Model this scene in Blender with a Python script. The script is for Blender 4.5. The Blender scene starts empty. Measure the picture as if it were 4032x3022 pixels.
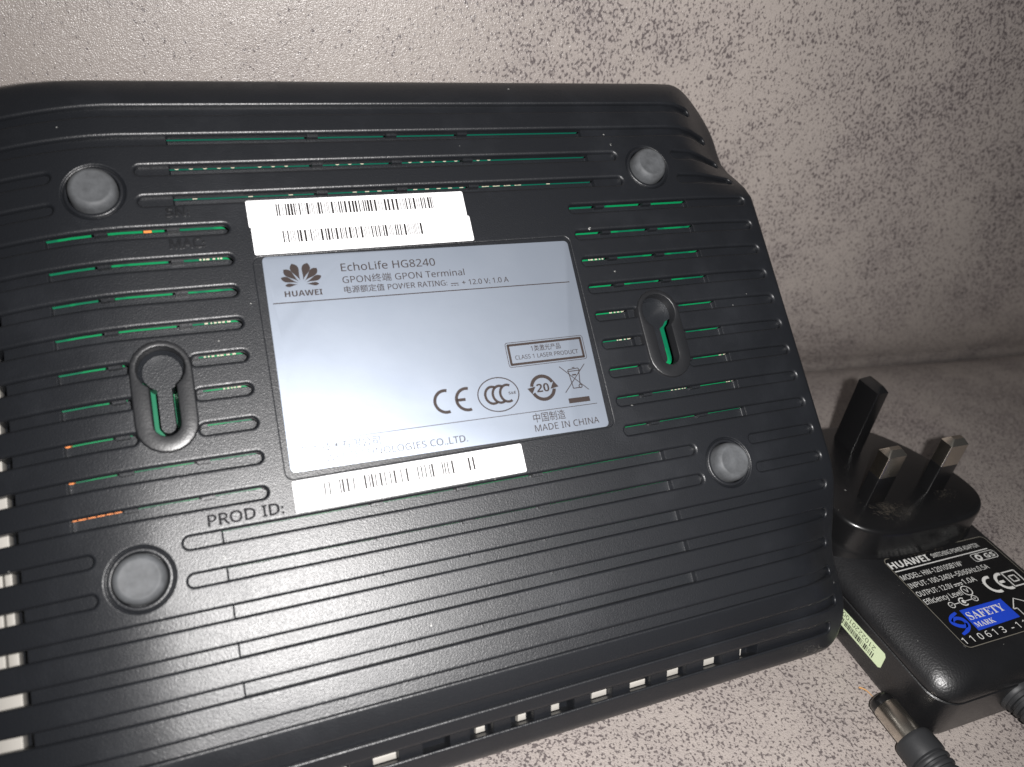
import bpy, bmesh, math, random
from mathutils import Vector, Matrix
from mathutils.geometry import delaunay_2d_cdt
random.seed(7)
scene = bpy.context.scene
COL = scene.collection

# ------------------------------------------------------------------ camera, light, exposure
CAM_R = Matrix(((0.9308, 0.1052, -0.3501), (-0.3469, 0.5560, -0.7553), (0.1152, 0.8245, 0.5540)))
CAM_P = Vector((-0.17485, -0.12256, 0.16430))
cam_d = bpy.data.cameras.new('camera')
cam = bpy.data.objects.new('camera', cam_d); COL.objects.link(cam)
_q = CAM_R.to_quaternion(); _q.normalize()
cam.matrix_world = Matrix.Translation(CAM_P) @ _q.to_matrix().to_4x4()
cam_d.sensor_fit = 'HORIZONTAL'; cam_d.sensor_width = 36.0
cam_d.lens = 3100.0 / 4032.0 * 36.0
cam_d.clip_start = 0.005; cam_d.clip_end = 20.0
cam_d.dof.use_dof = True; cam_d.dof.focus_distance = 0.186; cam_d.dof.aperture_fstop = 17.0
scene.camera = cam

world = bpy.data.worlds.new('World'); scene.world = world; world.use_nodes = True
bg = world.node_tree.nodes['Background']
bg.inputs[0].default_value = (0.92, 0.95, 1.0, 1); bg.inputs[1].default_value = 0.05

# the phone's flash, beside the lens
fl = bpy.data.lights.new('flash', 'SPOT'); fl.energy = 3.35; fl.shadow_soft_size = 0.0022
fl.spot_size = math.radians(146); fl.spot_blend = 1.0      # the flash lens throws a soft-edged cone
fl.color = (1.0, 0.975, 0.96)
fo = bpy.data.objects.new('flash', fl); COL.objects.link(fo)
fo.location = CAM_P + _q.to_matrix() @ Vector((0.015, 0.001, 0.0))
fo.rotation_mode = 'QUATERNION'; fo.rotation_quaternion = _q

vs = scene.view_settings
scene.display_settings.display_device = 'sRGB'
vs.view_transform = 'Standard'; vs.look = 'None'; vs.exposure = 0.0; vs.gamma = 1.0
vs.use_curve_mapping = False

# ------------------------------------------------------------------ materials
def nt(name):
    m = bpy.data.materials.new(name); m.use_nodes = True
    t = m.node_tree; t.nodes.clear()
    out = t.nodes.new('ShaderNodeOutputMaterial'); b = t.nodes.new('ShaderNodeBsdfPrincipled')
    t.links.new(b.outputs[0], out.inputs[0])
    return m, t, b
def node(t, kind, **kw):
    n = t.nodes.new(kind)
    for k, v in kw.items():
        if isinstance(k, str) and hasattr(n, k): setattr(n, k, v)
    return n
def noise(t, co, scale, detail=2.0, rough=0.5):
    n = t.nodes.new('ShaderNodeTexNoise'); n.inputs['Scale'].default_value = scale
    n.inputs['Detail'].default_value = detail; n.inputs['Roughness'].default_value = rough
    t.links.new(co, n.inputs['Vector']); return n.outputs[0]
def math_n(t, op, a, b=None, clamp=False):
    n = t.nodes.new('ShaderNodeMath'); n.operation = op; n.use_clamp = clamp
    for i, v in enumerate((a, b)):
        if v is None: continue
        if isinstance(v, (int, float)): n.inputs[i].default_value = v
        else: t.links.new(v, n.inputs[i])
    return n.outputs[0]
def maprange(t, v, a, b, c=0.0, d=1.0):
    n = t.nodes.new('ShaderNodeMapRange'); t.links.new(v, n.inputs[0])
    for i, x in enumerate((a, b, c, d)): n.inputs[i + 1].default_value = x
    n.clamp = True; return n.outputs[0]
def mix(t, f, a, b):
    n = t.nodes.new('ShaderNodeMix'); n.data_type = 'RGBA'
    if isinstance(f, (int, float)): n.inputs[0].default_value = f
    else: t.links.new(f, n.inputs[0])
    for i, v in ((6, a), (7, b)):
        if isinstance(v, tuple): n.inputs[i].default_value = (*v, 1) if len(v) == 3 else v
        else: t.links.new(v, n.inputs[i])
    return n.outputs[2]
def bump(t, b, h, strength, dist, prev=None):
    n = t.nodes.new('ShaderNodeBump'); n.inputs['Strength'].default_value = strength
    n.inputs['Distance'].default_value = dist
    t.links.new(h, n.inputs['Height'])
    if prev is not None: t.links.new(prev, n.inputs['Normal'])
    if b is not None: t.links.new(n.outputs[0], b.inputs['Normal'])
    return n.outputs[0]
def coord(t):
    return t.nodes.new('ShaderNodeTexCoord').outputs['Object']
def setp(b, **kw):
    names = dict(color='Base Color', rough='Roughness', metal='Metallic', spec='Specular IOR Level', coat='Coat Weight',
                 coatr='Coat Roughness', ior='IOR', sss='Subsurface Weight')
    for k, v in kw.items():
        b.inputs[names[k]].default_value = (*v, 1) if isinstance(v, tuple) else v
def simple(name, color, rough=0.5, metal=0.0, spec=0.5, bscale=None, bstr=0.1, bdist=0.0001):
    m, t, b = nt(name); setp(b, color=color, rough=rough, metal=metal, spec=spec)
    co = coord(t)
    v = noise(t, co, 60.0, 3.0)
    c2 = tuple(min(1, x * 1.12) for x in color); c1 = tuple(x * 0.88 for x in color)
    t.links.new(mix(t, v, c1, c2), b.inputs['Base Color'])
    if bscale: bump(t, b, noise(t, co, bscale, 2.0), bstr, bdist)
    return m

def mottled(name, color, rough, spec=0.3, bscale=900, bstr=0.3):
    m, t, b = nt(name); setp(b, color=color, rough=rough, spec=spec); co = coord(t)
    v = maprange(t, noise(t, co, 420.0, 4.0, 0.65), 0.35, 0.7)
    t.links.new(mix(t, v, tuple(x * 0.95 for x in color), tuple(x * 1.45 for x in color)), b.inputs['Base Color'])
    bump(t, b, noise(t, co, bscale, 2.0), bstr, 0.0001); return m
def black_plastic(name, color, rough, fine, fstr, dust=True, spec=0.5, sheen=1.0):
    m, t, b = nt(name); setp(b, color=color, rough=rough, spec=spec)
    co = coord(t)
    # dust: a few pale specks and fibres, faint handling smears
    v = t.nodes.new('ShaderNodeTexVoronoi'); v.inputs['Scale'].default_value = 260.0
    wob = noise(t, co, 2600.0, 1.0)
    t.links.new(co, v.inputs['Vector'])
    sel = t.nodes.new('ShaderNodeSeparateColor'); t.links.new(v.outputs['Color'], sel.inputs[0])
    rad = math_n(t, 'MULTIPLY', math_n(t, 'POWER', sel.outputs[0], 3.5), 0.105)
    rad = math_n(t, 'MULTIPLY', rad, maprange(t, wob, 0.35, 0.65, 0.3, 1.3))
    patch = maprange(t, noise(t, co, 22.0, 2.0), 0.36, 0.58)
    rad = math_n(t, 'MULTIPLY', rad, patch)
    speck = math_n(t, 'LESS_THAN', v.outputs['Distance'], rad)
    smear = maprange(t, noise(t, co, 45.0, 5.0, 0.65), 0.5, 0.75)
    base = mix(t, math_n(t, 'MULTIPLY', smear, 0.35), color, tuple(x * 2.2 for x in color))
    if dust:
        t.links.new(mix(t, math_n(t, 'MULTIPLY', speck, 0.6), base, (0.42, 0.42, 0.40)), b.inputs['Base Color'])
    else:
        t.links.new(base, b.inputs['Base Color'])
    t.links.new(maprange(t, smear, 0.0, 1.0, rough + 0.07, rough + 0.16), b.inputs['Roughness'])
    setp(b, coat=0.34 * sheen, coatr=rough - 0.02)
    n1 = bump(t, None, noise(t, co, fine, 1.5), fstr, 0.00006)
    n2 = bump(t, b, noise(t, co, fine * 0.72, 0.0), fstr * 0.45, 0.00005, n1)
    t.links.new(n2, b.inputs['Coat Normal'])
    return m
M = {}
M['shell'] = black_plastic('matt_black_plastic', (0.0075, 0.0085, 0.0108), 0.36, 4600.0, 0.8)
M['shell2'] = black_plastic('black_plastic_inside', (0.0075, 0.0088, 0.0112), 0.37, 4000.0, 0.8, dust=False)
M['emboss_matt'] = simple('matt_black_lettering', (0.006, 0.0065, 0.008), 0.7, spec=0.15)
M['emboss'] = black_plastic('black_plastic_lettering', (0.008, 0.0085, 0.010), 0.30, 3000.0, 0.3, dust=False)
M['boss'] = black_plastic('black_plastic_boss', (0.0095, 0.010, 0.0115), 0.36, 3000.0, 0.4, dust=False)
M['adapter'] = black_plastic('grained_black_plastic', (0.0078, 0.0080, 0.0090), 0.35, 2400.0, 1.0, sheen=1.5)
M['gloss'] = black_plastic('glossy_black_plastic', (0.006, 0.006, 0.0065), 0.22, 900.0, 0.12)
M['rubber'] = mottled('grey_rubber', (0.060, 0.063, 0.067), 0.6, spec=0.3, bscale=900, bstr=0.3)
M['rubber_dark'] = simple('dark_rubber', (0.024, 0.025, 0.027), 0.5, spec=0.4, bscale=900, bstr=0.3)
M['paper'] = simple('white_paper', (0.82, 0.82, 0.83), 0.55)
M['ink'] = simple('black_ink', (0.012, 0.010, 0.010), 0.55, spec=0.3)
M['brown_ink'] = simple('dark_brown_ink', (0.030, 0.022, 0.020), 0.5, spec=0.3)
M['white_ink'] = simple('white_ink', (0.62, 0.62, 0.60), 0.5)
M['blue_ink'] = simple('blue_ink', (0.012, 0.055, 0.52), 0.45)
M['border_ink'] = simple('worn_label_edge', (0.16, 0.15, 0.125), 0.5)
M['lime_paper'] = simple('pale_green_paper', (0.62, 0.72, 0.47), 0.5)
M['port'] = simple('white_port_plastic', (0.44, 0.42, 0.385), 0.4)
M['copper'] = simple('bare_copper', (0.75, 0.24, 0.06), 0.4)
M['solder'] = simple('solder_and_white_print', (0.46, 0.43, 0.33), 0.4)
M['nickel'] = simple('nickel_plate', (0.68, 0.63, 0.55), 0.27, metal=1.0, bscale=1200, bstr=0.08)
M['straw'] = simple('straw', (0.50, 0.27, 0.10), 0.6)
M['lint'] = simple('grey_brown_dust', (0.050, 0.042, 0.032), 0.9)
# circuit board lacquer
m, t, b = nt('green_circuit_board'); co = coord(t); setp(b, rough=0.35)
v = noise(t, co, 120.0, 2.0)
tr = t.nodes.new('ShaderNodeTexWave'); tr.inputs['Scale'].default_value = 140.0; tr.inputs['Distortion'].default_value = 2.0
t.links.new(co, tr.inputs['Vector'])
c = mix(t, maprange(t, v, 0.48, 0.52), (0.002, 0.185, 0.064), (0.002, 0.110, 0.052))
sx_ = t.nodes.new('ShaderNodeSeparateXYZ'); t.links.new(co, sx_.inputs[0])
c = mix(t, maprange(t, sx_.outputs[1], 0.1175, 0.1195), c, (0.002, 0.082, 0.052))   # darker teal band along this edge
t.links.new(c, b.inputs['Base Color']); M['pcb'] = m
# silvered label: pale blue grey satin film, slightly wrinkled
m, t, b = nt('silver_label_film'); co = coord(t)
setp(b, color=(0.42, 0.46, 0.53), metal=0.68, rough=0.44, spec=0.6)
n1 = bump(t, None, noise(t, co, 32.0, 2.0), 0.10, 0.0006)
n1 = bump(t, None, noise(t, co, 150.0, 3.0), 0.08, 0.0003, n1)
bump(t, b, noise(t, co, 5000.0, 1.0), 0.2, 0.00004, n1)
t.links.new(mix(t, noise(t, co, 90.0, 4.0), (0.285, 0.325, 0.392), (0.335, 0.375, 0.442)), b.inputs['Base Color'])
M['silver'] = m
# sofa leatherette: warm grey with dark irregular flecks and a sparkling grain
m, t, b = nt('speckled_grey_leatherette'); co = coord(t)
big = noise(t, co, 7.0, 3.0, 0.6)
mid = noise(t, co, 30.0, 4.0, 0.65)
base = mix(t, maprange(t, big, 0.35, 0.65), (0.325, 0.292, 0.270), (0.415, 0.368, 0.337))
base = mix(t, maprange(t, mid, 0.42, 0.70, 0.0, 0.5), base, (0.235, 0.205, 0.205))
fine = noise(t, co, 1900.0, 1.0)
base = mix(t, maprange(t, fine, 0.3, 0.7, 0.0, 0.35), base, (0.42, 0.37, 0.35))
mp = t.nodes.new('ShaderNodeMapping'); mp.inputs['Scale'].default_value = (1.0, 1.0, 0.72)
mp.inputs['Rotation'].default_value = (0.3, 0.5, 0.2); t.links.new(co, mp.inputs[0])
f1 = noise(t, mp.outputs[0], 1400.0, 2.0, 0.5)
thr = maprange(t, mid, 0.30, 0.70, 0.575, 0.455)
thr = math_n(t, 'ADD', thr, maprange(t, big, 0.3, 0.7, -0.02, 0.03))
# flash glare painted into the back cushion: a patch where the flecks wash out
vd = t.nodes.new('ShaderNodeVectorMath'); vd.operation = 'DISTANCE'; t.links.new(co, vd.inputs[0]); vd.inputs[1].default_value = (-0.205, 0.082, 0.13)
flash_patch = maprange(t, math_n(t, 'ADD', vd.outputs['Value'], math_n(t, 'MULTIPLY', mid, 0.05)), 0.075, 0.155, 1.0, 0.0)
thr = math_n(t, 'ADD', thr, math_n(t, 'MULTIPLY', flash_patch, 0.13))
fle = math_n(t, 'MULTIPLY', math_n(t, 'SUBTRACT', f1, thr), 10.0, True)
f2 = noise(t, co, 1900.0, 1.0)
fle2 = math_n(t, 'MULTIPLY', math_n(t, 'SUBTRACT', f2, 0.66), 14.0, True)
fl_all = math_n(t, 'MAXIMUM', fle, math_n(t, 'MULTIPLY', fle2, math_n(t, 'SUBTRACT', 0.6, math_n(t, 'MULTIPLY', flash_patch, 0.5))))
base = mix(t, math_n(t, 'MULTIPLY', flash_patch, 0.55), base, (0.245, 0.222, 0.205))  # the flash's falloff put into the base colour as a darker tone
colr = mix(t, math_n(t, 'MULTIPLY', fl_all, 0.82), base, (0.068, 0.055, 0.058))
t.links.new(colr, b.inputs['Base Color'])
setp(b, rough=0.30, spec=0.5)
n1 = bump(t, None, noise(t, co, 2800.0, 1.0, 0.6), 1.0, 0.00016)
n2 = bump(t, None, noise(t, co, 600.0, 2.0), 0.18, 0.0003, n1)
bump(t, b, noise(t, co, 28.0, 2.0), 0.2, 0.003, n2)
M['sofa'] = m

# ------------------------------------------------------------------ mesh helpers
class MB:
    """collects faces in millimetres; build() links them as ONE mesh object in metres"""
    def __init__(s): s.v = []; s.f = []; s.sm = []
    def add(s, vs_, fs, smooth=False):
        o = len(s.v); s.v += [tuple(p) for p in vs_]
        for f in fs: s.f.append(tuple(i + o for i in f)); s.sm.append(smooth)
        return o
    def quadstrip(s, A, B, closed=False, smooth=True, flip=False):
        n = len(A); vs_ = list(A) + list(B); fs = []
        for i in range(n if closed else n - 1):
            j = (i + 1) % n
            q = (i, j, n + j, n + i)
            fs.append(q[::-1] if flip else q)
        s.add(vs_, fs, smooth)
    def loops(s, Ls, smooth=True, flip=False, cap_end=False, cap_start=False):
        n = len(Ls[0]); vs_ = [p for L in Ls for p in L]; fs = []
        for k in range(len(Ls) - 1):
            for i in range(n):
                j = (i + 1) % n
                q = (k * n + i, k * n + j, (k + 1) * n + j, (k + 1) * n + i)
                fs.append(q[::-1] if flip else q)
        if cap_end: fs.append(tuple(range((len(Ls) - 1) * n, len(Ls) * n)))
        if cap_start: fs.append(tuple(range(n))[::-1])
        s.add(vs_, fs, smooth)
    def box(s, x0, x1, y0, y1, z0, z1, bev=0.0):
        b = min(bev, (x1 - x0) / 2.2, (y1 - y0) / 2.2, (z1 - z0) / 2.2)
        def rect(i, z): return [(x0 + i, y0 + i, z), (x1 - i, y0 + i, z), (x1 - i, y1 - i, z), (x0 + i, y1 - i, z)]
        if b > 0: s.loops([rect(b, z0), rect(0, z0 + b), rect(0, z1 - b), rect(b, z1)], smooth=False, cap_end=True, cap_start=True)
        else: s.loops([rect(0, z0), rect(0, z1)], smooth=False, cap_end=True, cap_start=True)
    def poly(s, pts, z): s.add([(x, y, z) for x, y in pts], [tuple(range(len(pts)))])
    def build(s, name, mat, parent=None, scale=0.001, off=(0, 0, 0), sharp=38, merge=0.002, fn=None, label=None):
        me = bpy.data.meshes.new(name)
        V = [fn(*p) for p in s.v] if fn else s.v
        me.from_pydata([((x - off[0]) * scale, (y - off[1]) * scale, (z - off[2]) * scale) for x, y, z in V], [], s.f)
        me.polygons.foreach_set('use_smooth', s.sm)
        bm = bmesh.new(); bm.from_mesh(me)
        if merge: bmesh.ops.remove_doubles(bm, verts=bm.verts, dist=merge * scale)
        bmesh.ops.recalc_face_normals(bm, faces=bm.faces) if merge and merge < 0 else None
        bm.to_mesh(me); bm.free()
        if sharp: me.set_sharp_from_angle(angle=math.radians(sharp))
        me.materials.append(mat)
        o = bpy.data.objects.new(name, me); COL.objects.link(o)
        if parent: o.parent = parent
        if label: o['label'] = label
        return o
def tag(o, label=None, cat=None, group=None, kind=None):
    for k, v in (('label', label), ('category', cat), ('group', group), ('kind', kind)):
        if v: o[k] = v
    return o
def empty(name, mw):
    o = bpy.data.objects.new(name, None); COL.objects.link(o)
    o.empty_display_size = 0.02; o.matrix_world = mw; return o
def arc(cx, cy, r, a0, a1, n):
    return [(cx + r * math.cos(math.radians(a0 + (a1 - a0) * i / n)), cy + r * math.sin(math.radians(a0 + (a1 - a0) * i / n))) for i in range(n + 1)]
def rrect(x0, x1, y0, y1, r, n=6):
    return arc(x1 - r, y1 - r, r, 0, 90, n) + arc(x0 + r, y1 - r, r, 90, 180, n) + arc(x0 + r, y0 + r, r, 180, 270, n) + arc(x1 - r, y0 + r, r, 270, 360, n)
def z3(L, z): return [(x, y, z) for x, y in L]
def offset_loop(L, d):
    """move a closed CCW loop outwards by d"""
    n = len(L); out = []
    for i in range(n):
        ax, ay = L[i - 1]; bx, by = L[i]; cx, cy = L[(i + 1) % n]
        e1 = Vector((bx - ax, by - ay)).normalized(); e2 = Vector((cx - bx, cy - by)).normalized()
        nn = Vector((e1.y + e2.y, -e1.x - e2.x))
        if nn.length < 1e-6: nn = Vector((e1.y, -e1.x))
        nn.normalize(); k = 1.0 / max(0.5, nn.dot(Vector((e1.y, -e1.x))))
        out.append((bx + nn.x * d * k, by + nn.y * d * k))
    return out
def catmull(P, n=5):
    out = []; m_ = len(P)
    for i in range(m_):
        p0, p1, p2, p3 = (Vector(P[(i + k - 1) % m_]) for k in range(4))
        for j in range(n):
            u = j / n
            out.append(tuple(0.5 * ((2 * p1) + (p2 - p0) * u + (2 * p0 - 5 * p1 + 4 * p2 - p3) * u * u + (3 * p1 - p0 - 3 * p2 + p3) * u ** 3)))
    return out
def lathe(mb, cx, cy, prof, n=40, cap=False, smooth=True):
    Ls = [[(cx + r * math.cos(2 * math.pi * i / n), cy + r * math.sin(2 * math.pi * i / n), z) for i in range(n)] for r, z in prof]
    mb.loops(Ls, smooth=smooth, cap_end=cap)

# print: flat lettering and marks ------------------------------------------------
def face(body, style):
    """plain letters to the sans, bold or serif letter forms of the built-in font's mathematical alphabets"""
    A, a_, d = {'sans': (0x1D5A0, 0x1D5BA, 0x1D7E2), 'bold': (0x1D5D4, 0x1D5EE, 0x1D7EC), 'serif': (0x1D400, 0x1D41A, 0x1D7CE)}[style]
    o = ''
    for c in body:
        k = ord(c)
        o += chr(A + k - 65) if 65 <= k <= 90 else chr(a_ + k - 97) if 97 <= k <= 122 else chr(d + k - 48) if 48 <= k <= 57 else c
    return o
def glyphs(body, bold=0.0, extrude=0.0, res=2, spacing=1.0, bevel=0.0, style='sans'):
    cu = bpy.data.curves.new('t', 'FONT'); cu.body = face(body, style); cu.resolution_u = res; cu.offset = bold; cu.extrude = extrude
    cu.space_character = spacing

    if bevel: cu.bevel_depth = bevel; cu.bevel_resolution = 1
    o = bpy.data.objects.new('t', cu); COL.objects.link(o)
    dg = bpy.context.evaluated_depsgraph_get(); dg.update()
    me = bpy.data.meshes.new_from_object(o.evaluated_get(dg))
    V = [tuple(v.co) for v in me.vertices]; Fs = [tuple(p.vertices) for p in me.polygons]
    bpy.data.objects.remove(o); bpy.data.curves.remove(cu); bpy.data.meshes.remove(me)
    return V, Fs
def text(mb, body, x0, x1, y, cap, z, rot=0.0, bold=0.0, extrude=0.0, zs=1.0, shear=0.0, flip=False, res=2, bevel=0.0, style='sans'):
    V, Fs = glyphs(body, bold, extrude, res, bevel=bevel, style=style)
    a = min(v[0] for v in V); b_ = max(v[0] for v in V)
    sx = (x1 - x0) / (b_ - a); sy = cap / 0.71; c, s_ = math.cos(math.radians(rot)), math.sin(math.radians(rot))
    out = []
    for (vx, vy, vz) in V:
        px = (vx - a) * sx + shear * vy * sy; py = vy * sy
        out.append((x0 + px * c - py * s_, y + px * s_ + py * c, z + vz * zs))
    mb.add(out, Fs)
def line(mb, x0, y0, x1, y1, w, z):
    d = Vector((x1 - x0, y1 - y0)); n = Vector((-d.y, d.x)).normalized() * w / 2
    mb.poly([(x0 - n.x, y0 - n.y), (x1 - n.x, y1 - n.y), (x1 + n.x, y1 + n.y), (x0 + n.x, y0 + n.y)], z)
def ring(mb, cx, cy, rx, w, z, a0=0, a1=360, n=28, ry=None, tilt=0):
    ry = ry or rx; ct, st = math.cos(math.radians(tilt)), math.sin(math.radians(tilt))
    A = []; B = []
    for i in range(n + 1):
        t_ = math.radians(a0 + (a1 - a0) * i / n)
        for L, d in ((A, -w / 2), (B, w / 2)):
            x, y = (rx + d) * math.cos(t_), (ry + d) * math.sin(t_)
            L.append((cx + x * ct - y * st, cy + x * st + y * ct, z))
    mb.quadstrip(A, B, smooth=False, flip=(a1 > a0))
def frame(mb, L, w, z):
    mb.quadstrip(z3(L, z), z3(offset_loop(L, -w), z), closed=True, smooth=False)

# ------------------------------------------------------------------ sofa
SOFA = empty('sofa', Matrix.Rotation(math.radians(-3.23), 4, 'Z'))
tag(SOFA, 'warm grey sofa in speckled leatherette under and behind the black device', 'sofa')
def smoothstep(a, b_, x):
    t_ = max(0.0, min(1.0, (x - a) / (b_ - a))); return t_ * t_ * (3 - 2 * t_)
def wave(x, y): return 0.8 * math.sin(x * 0.021 + 1.3) * math.sin(y * 0.027) + 0.5 * math.sin(x * 0.053 + y * 0.04)
mb = MB()
CRY = 95.1
xs = [-650 + 1300 * i / 130 for i in range(131)]
prof = [(-520 + i * 10, 0.0) for i in range(int((CRY - 24 + 520) / 10))]
for i in range(13):
    a = i / 12; prof.append((CRY - 24 + 26 * math.sin(a * math.pi / 2), -9 + 9 * math.cos(a * math.pi / 2) ** 0.8))
prof += [(CRY + 3, -25), (CRY + 3, -150)]
prof = [(-520, -150), (-530, -30), (-527, -9)] + prof
rowsv = [[(x, y, z + (wave(x, y) * 0.6 * smoothstep(-400, -200, y) if z > -9 else 0)) for x in xs] for y, z in prof]
for k in range(len(rowsv) - 1): mb.quadstrip(rowsv[k], rowsv[k + 1], smooth=True)
mb.build('seat_cushion', M['sofa'], SOFA, sharp=0)
mb = MB()
bp_ = [(-60, 30), (-20, 12), (-8, 3.5), (0, 0.5), (6, -2.5), (14, -5.5), (26, -8.5), (45, -11.0), (75, -12.5), (110, -13), (150, -11.5), (200, -7), (270, 3), (350, 20), (430, 44), (470, 75), (478, 120), (470, 170), (380, 190), (-60, 190)]
def cr_profile(P, n=4):
    out = []
    for i in range(len(P) - 1):
        p0 = Vector(P[max(i - 1, 0)]); p1 = Vector(P[i]); p2 = Vector(P[i + 1]); p3 = Vector(P[min(i + 2, len(P) - 1)])
        for j in range(n):
            u = j / n
            out.append(0.5 * ((2 * p1) + (p2 - p0) * u + (2 * p0 - 5 * p1 + 4 * p2 - p3) * u * u + (3 * p1 - p0 - 3 * p2 + p3) * u ** 3))
    out.append(Vector(P[-1])); return out
rowsv = [[(x, CRY + p.y + wave(x, p.x) * (0.9 if p.y < 60 else 0), p.x) for x in xs] for p in cr_profile(bp_)]
for k in range(len(rowsv) - 1): mb.quadstrip(rowsv[k], rowsv[k + 1], smooth=True)
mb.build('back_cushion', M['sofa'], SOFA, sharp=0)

# ------------------------------------------------------------------ modem (network terminal), lying face down, its underside to the camera
S = 0.00105
MOD_R = Matrix(((0.9997, -0.0220, -0.0055), (0.0132, 0.7626, -0.6467), (0.0185, 0.6465, 0.7627)))
_mq = MOD_R.to_quaternion(); _mq.normalize()
BASE = (-14.0, -133.0, -30.0)                      # its lower rear edge, where it stands on the seat
MORG = Vector((-0.11763, 0.05604, 0.11535)) + _mq.to_matrix() @ (Vector(BASE) * S)
MODEM = empty('network_terminal', Matrix.Translation(MORG) @ _mq.to_matrix().to_4x4())
tag(MODEM, 'black slotted fibre network terminal leaning on the sofa, underside with silver label showing', 'modem')

X0, X1, Y0, Y1 = -101.0, 73.5, -133.3, 7.3
def sag(x, y):
    d = 0.0
    if y < -117.2: d += (8.5 * ((-117.2 - y) / 16.0) ** 1.3) ** 2
    if y > -1: d += (2.4 * ((y + 1) / 8.3) ** 2.4) ** 2
    if x < -68: d += (6.0 * ((-68 - x) / 24.0) ** 1.7) ** 2
    if x > 55:
        A = 7.5 * smoothstep(-27, -11, y) + 9.0 * smoothstep(-92, -117, y) + 0.9
        u = min(1.15, (x - 55) / 18.0)
        d += (A * (smoothstep(0, 1.15, u) * 1.05)) ** 2
    return -math.sqrt(d)
def shell_fn(x, y, z):
    return (x, y, (z + sag(x, y)) if z > -20 else z)
PITCH = 6.4
holes_cdt = []          # loops cut from the plate (CCW)
hole_tests = []
shell = MB(); slats = []; ports = []
LIP = [(1.72, 0.0), (1.50, 0.0), (1.42, -0.015), (1.31, -0.065), (1.19, -0.16), (1.09, -0.28), (1.02, -0.43), (1.0, -0.6)]
def groove(yc, x0, x1, secs, TH=-1.4):
    """a groove x0..x1 about the line yc; secs: (xa, xb, kind), kind hole or pit; elsewhere a shallow floor"""
    R = 1.50
    na = 6
    def chain(r):
        up = []; a0 = x0 + R; a1 = x1 - R
        for i in range(na + 1):
            t_ = math.radians(180 - 90 * i / na); up.append((a0 + r * math.cos(t_), r * math.sin(t_)))
        cuts = sorted({round(c, 3) for s_ in secs for c in s_[:2] if a0 + 0.05 < c < a1 - 0.05})
        ms = [a0] + cuts + [a1]
        for a, b_ in zip(ms[:-1], ms[1:]):
            n = max(1, int((b_ - a) / 4.0))
            for i in range(1, n + (0 if b_ == a1 else 1)): up.append((a + (b_ - a) * i / n, r))
        for i in range(na + 1):
            t_ = math.radians(90 - 90 * i / na); up.append((a1 + r * math.cos(t_), r * math.sin(t_)))
        return up
    ch = [(chain(r), z) for r, z in LIP]
    def full(c): return [(x, yc - h) for x, h in c] + [(x, yc + h) for x, h in reversed(c[1:-1])]
    shell.loops([z3(full(c), z) for c, z in ch], smooth=True)
    holes_cdt.append(full(ch[0][0]))
    hole_tests.append(lambda x, y, a=x0 + R, b_=x1 - R, yy=yc: (min(max(x, a), b_) - x) ** 2 + (y - yy) ** 2 < 1.71 ** 2)
    c = ch[-1][0]
    zt = LIP[-1][1]
    def kind(xm):
        for xa, xb, k in secs:
            if xa - 0.01 <= xm <= xb + 0.01: return k
        return None
    SH = -1.1; FL = -2.4; PI_ = -5.2
    n = len(c); prevk = None
    for i in range(n - 1):
        (xa, ha), (xb, hb) = c[i], c[i + 1]
        k = kind((xa + xb) / 2)
        zu = {None: SH, 'hole': TH, 'pit': PI_}[k]; zl = {None: SH, 'hole': FL, 'pit': PI_}[k]
        fz = {None: SH, 'hole': FL, 'pit': PI_}[k]
        # walls: upper (towards +y) and lower
        shell.add([(xa, yc + ha, zt), (xb, yc + hb, zt), (xb, yc + hb, zu), (xa, yc + ha, zu)], [(0, 1, 2, 3)], True)
        tgt = shell if k != 'hole' else cur_slat(i, prevk, k)
        tgt.add([(xa, yc - ha, zt), (xb, yc - hb, zt), (xb, yc - hb, zl), (xa, yc - ha, zl)], [(3, 2, 1, 0)], True)
        tgt.add([(xa, yc - ha, fz), (xb, yc - hb, fz), (xb, yc + hb, fz), (xa, yc + ha, fz)], [(0, 1, 2, 3)], False)
        if k == 'hole' and ha > 0.5 and hb > 0.5:       # thickness of the slat under its upper edge
            tgt.add([(xa, yc + ha, fz), (xb, yc + hb, fz), (xb, yc + hb, fz - 0.9), (xa, yc + ha, fz - 0.9)], [(0, 1, 2, 3)], False)
        prevk = k
    for xa, xb, k in secs:
        zf = FL if k == 'hole' else PI_
        for xe, sg in ((xa, 1), (xb, -1)):
            if x0 + R < xe < x1 - R:
                pr_ = [(xe - .22 * sg, SH + .004), (xe - .08 * sg, SH - .02), (xe, SH - .1), (xe + .06 * sg, SH - .25), (xe + .12 * sg, zf + .15), (xe + .3 * sg, zf + .006)]
                shell.quadstrip([(x, yc - 1, z) for x, z in pr_], [(x, yc + 1, z) for x, z in pr_], smooth=True)
_sl = {}
def cur_slat(i, prevk, k):
    if prevk != 'hole': _sl['m'] = MB(); slats.append(_sl['m'])
    return _sl['m']
RIBL = (-71.9, -59.5); RIBR = (30.8, 43.1); RIBT = (-30.8, -14.2, 1.7)
def add_ribs(yc, xs_):
    for xr in xs_:
        slats[-1].box(xr - 1.1, xr + 1.1, yc + 0.55, yc + 1.25, -2.7, -1.25)
XL, XR = -98.0, 70.6
LV = (-98.0, -89.6, 'pit')
def yc(k): return -PITCH * k - 1.38
groove(yc(0), -95.0, XR - 7.0, [])
groove(yc(1), -95.0, XR - 2.5, [(-58.8, 30.7, 'hole')], TH=-1.8); add_ribs(yc(1), RIBT)
for k in (2, 3):
    groove(yc(k), -97.0, -78.8, [])
    groove(yc(k), -65.4, 38.2, [(-58.9, 30.9, 'hole')], TH=-1.8); add_ribs(yc(k), RIBT)
    groove(yc(k), 52.2, XR, [])
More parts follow.
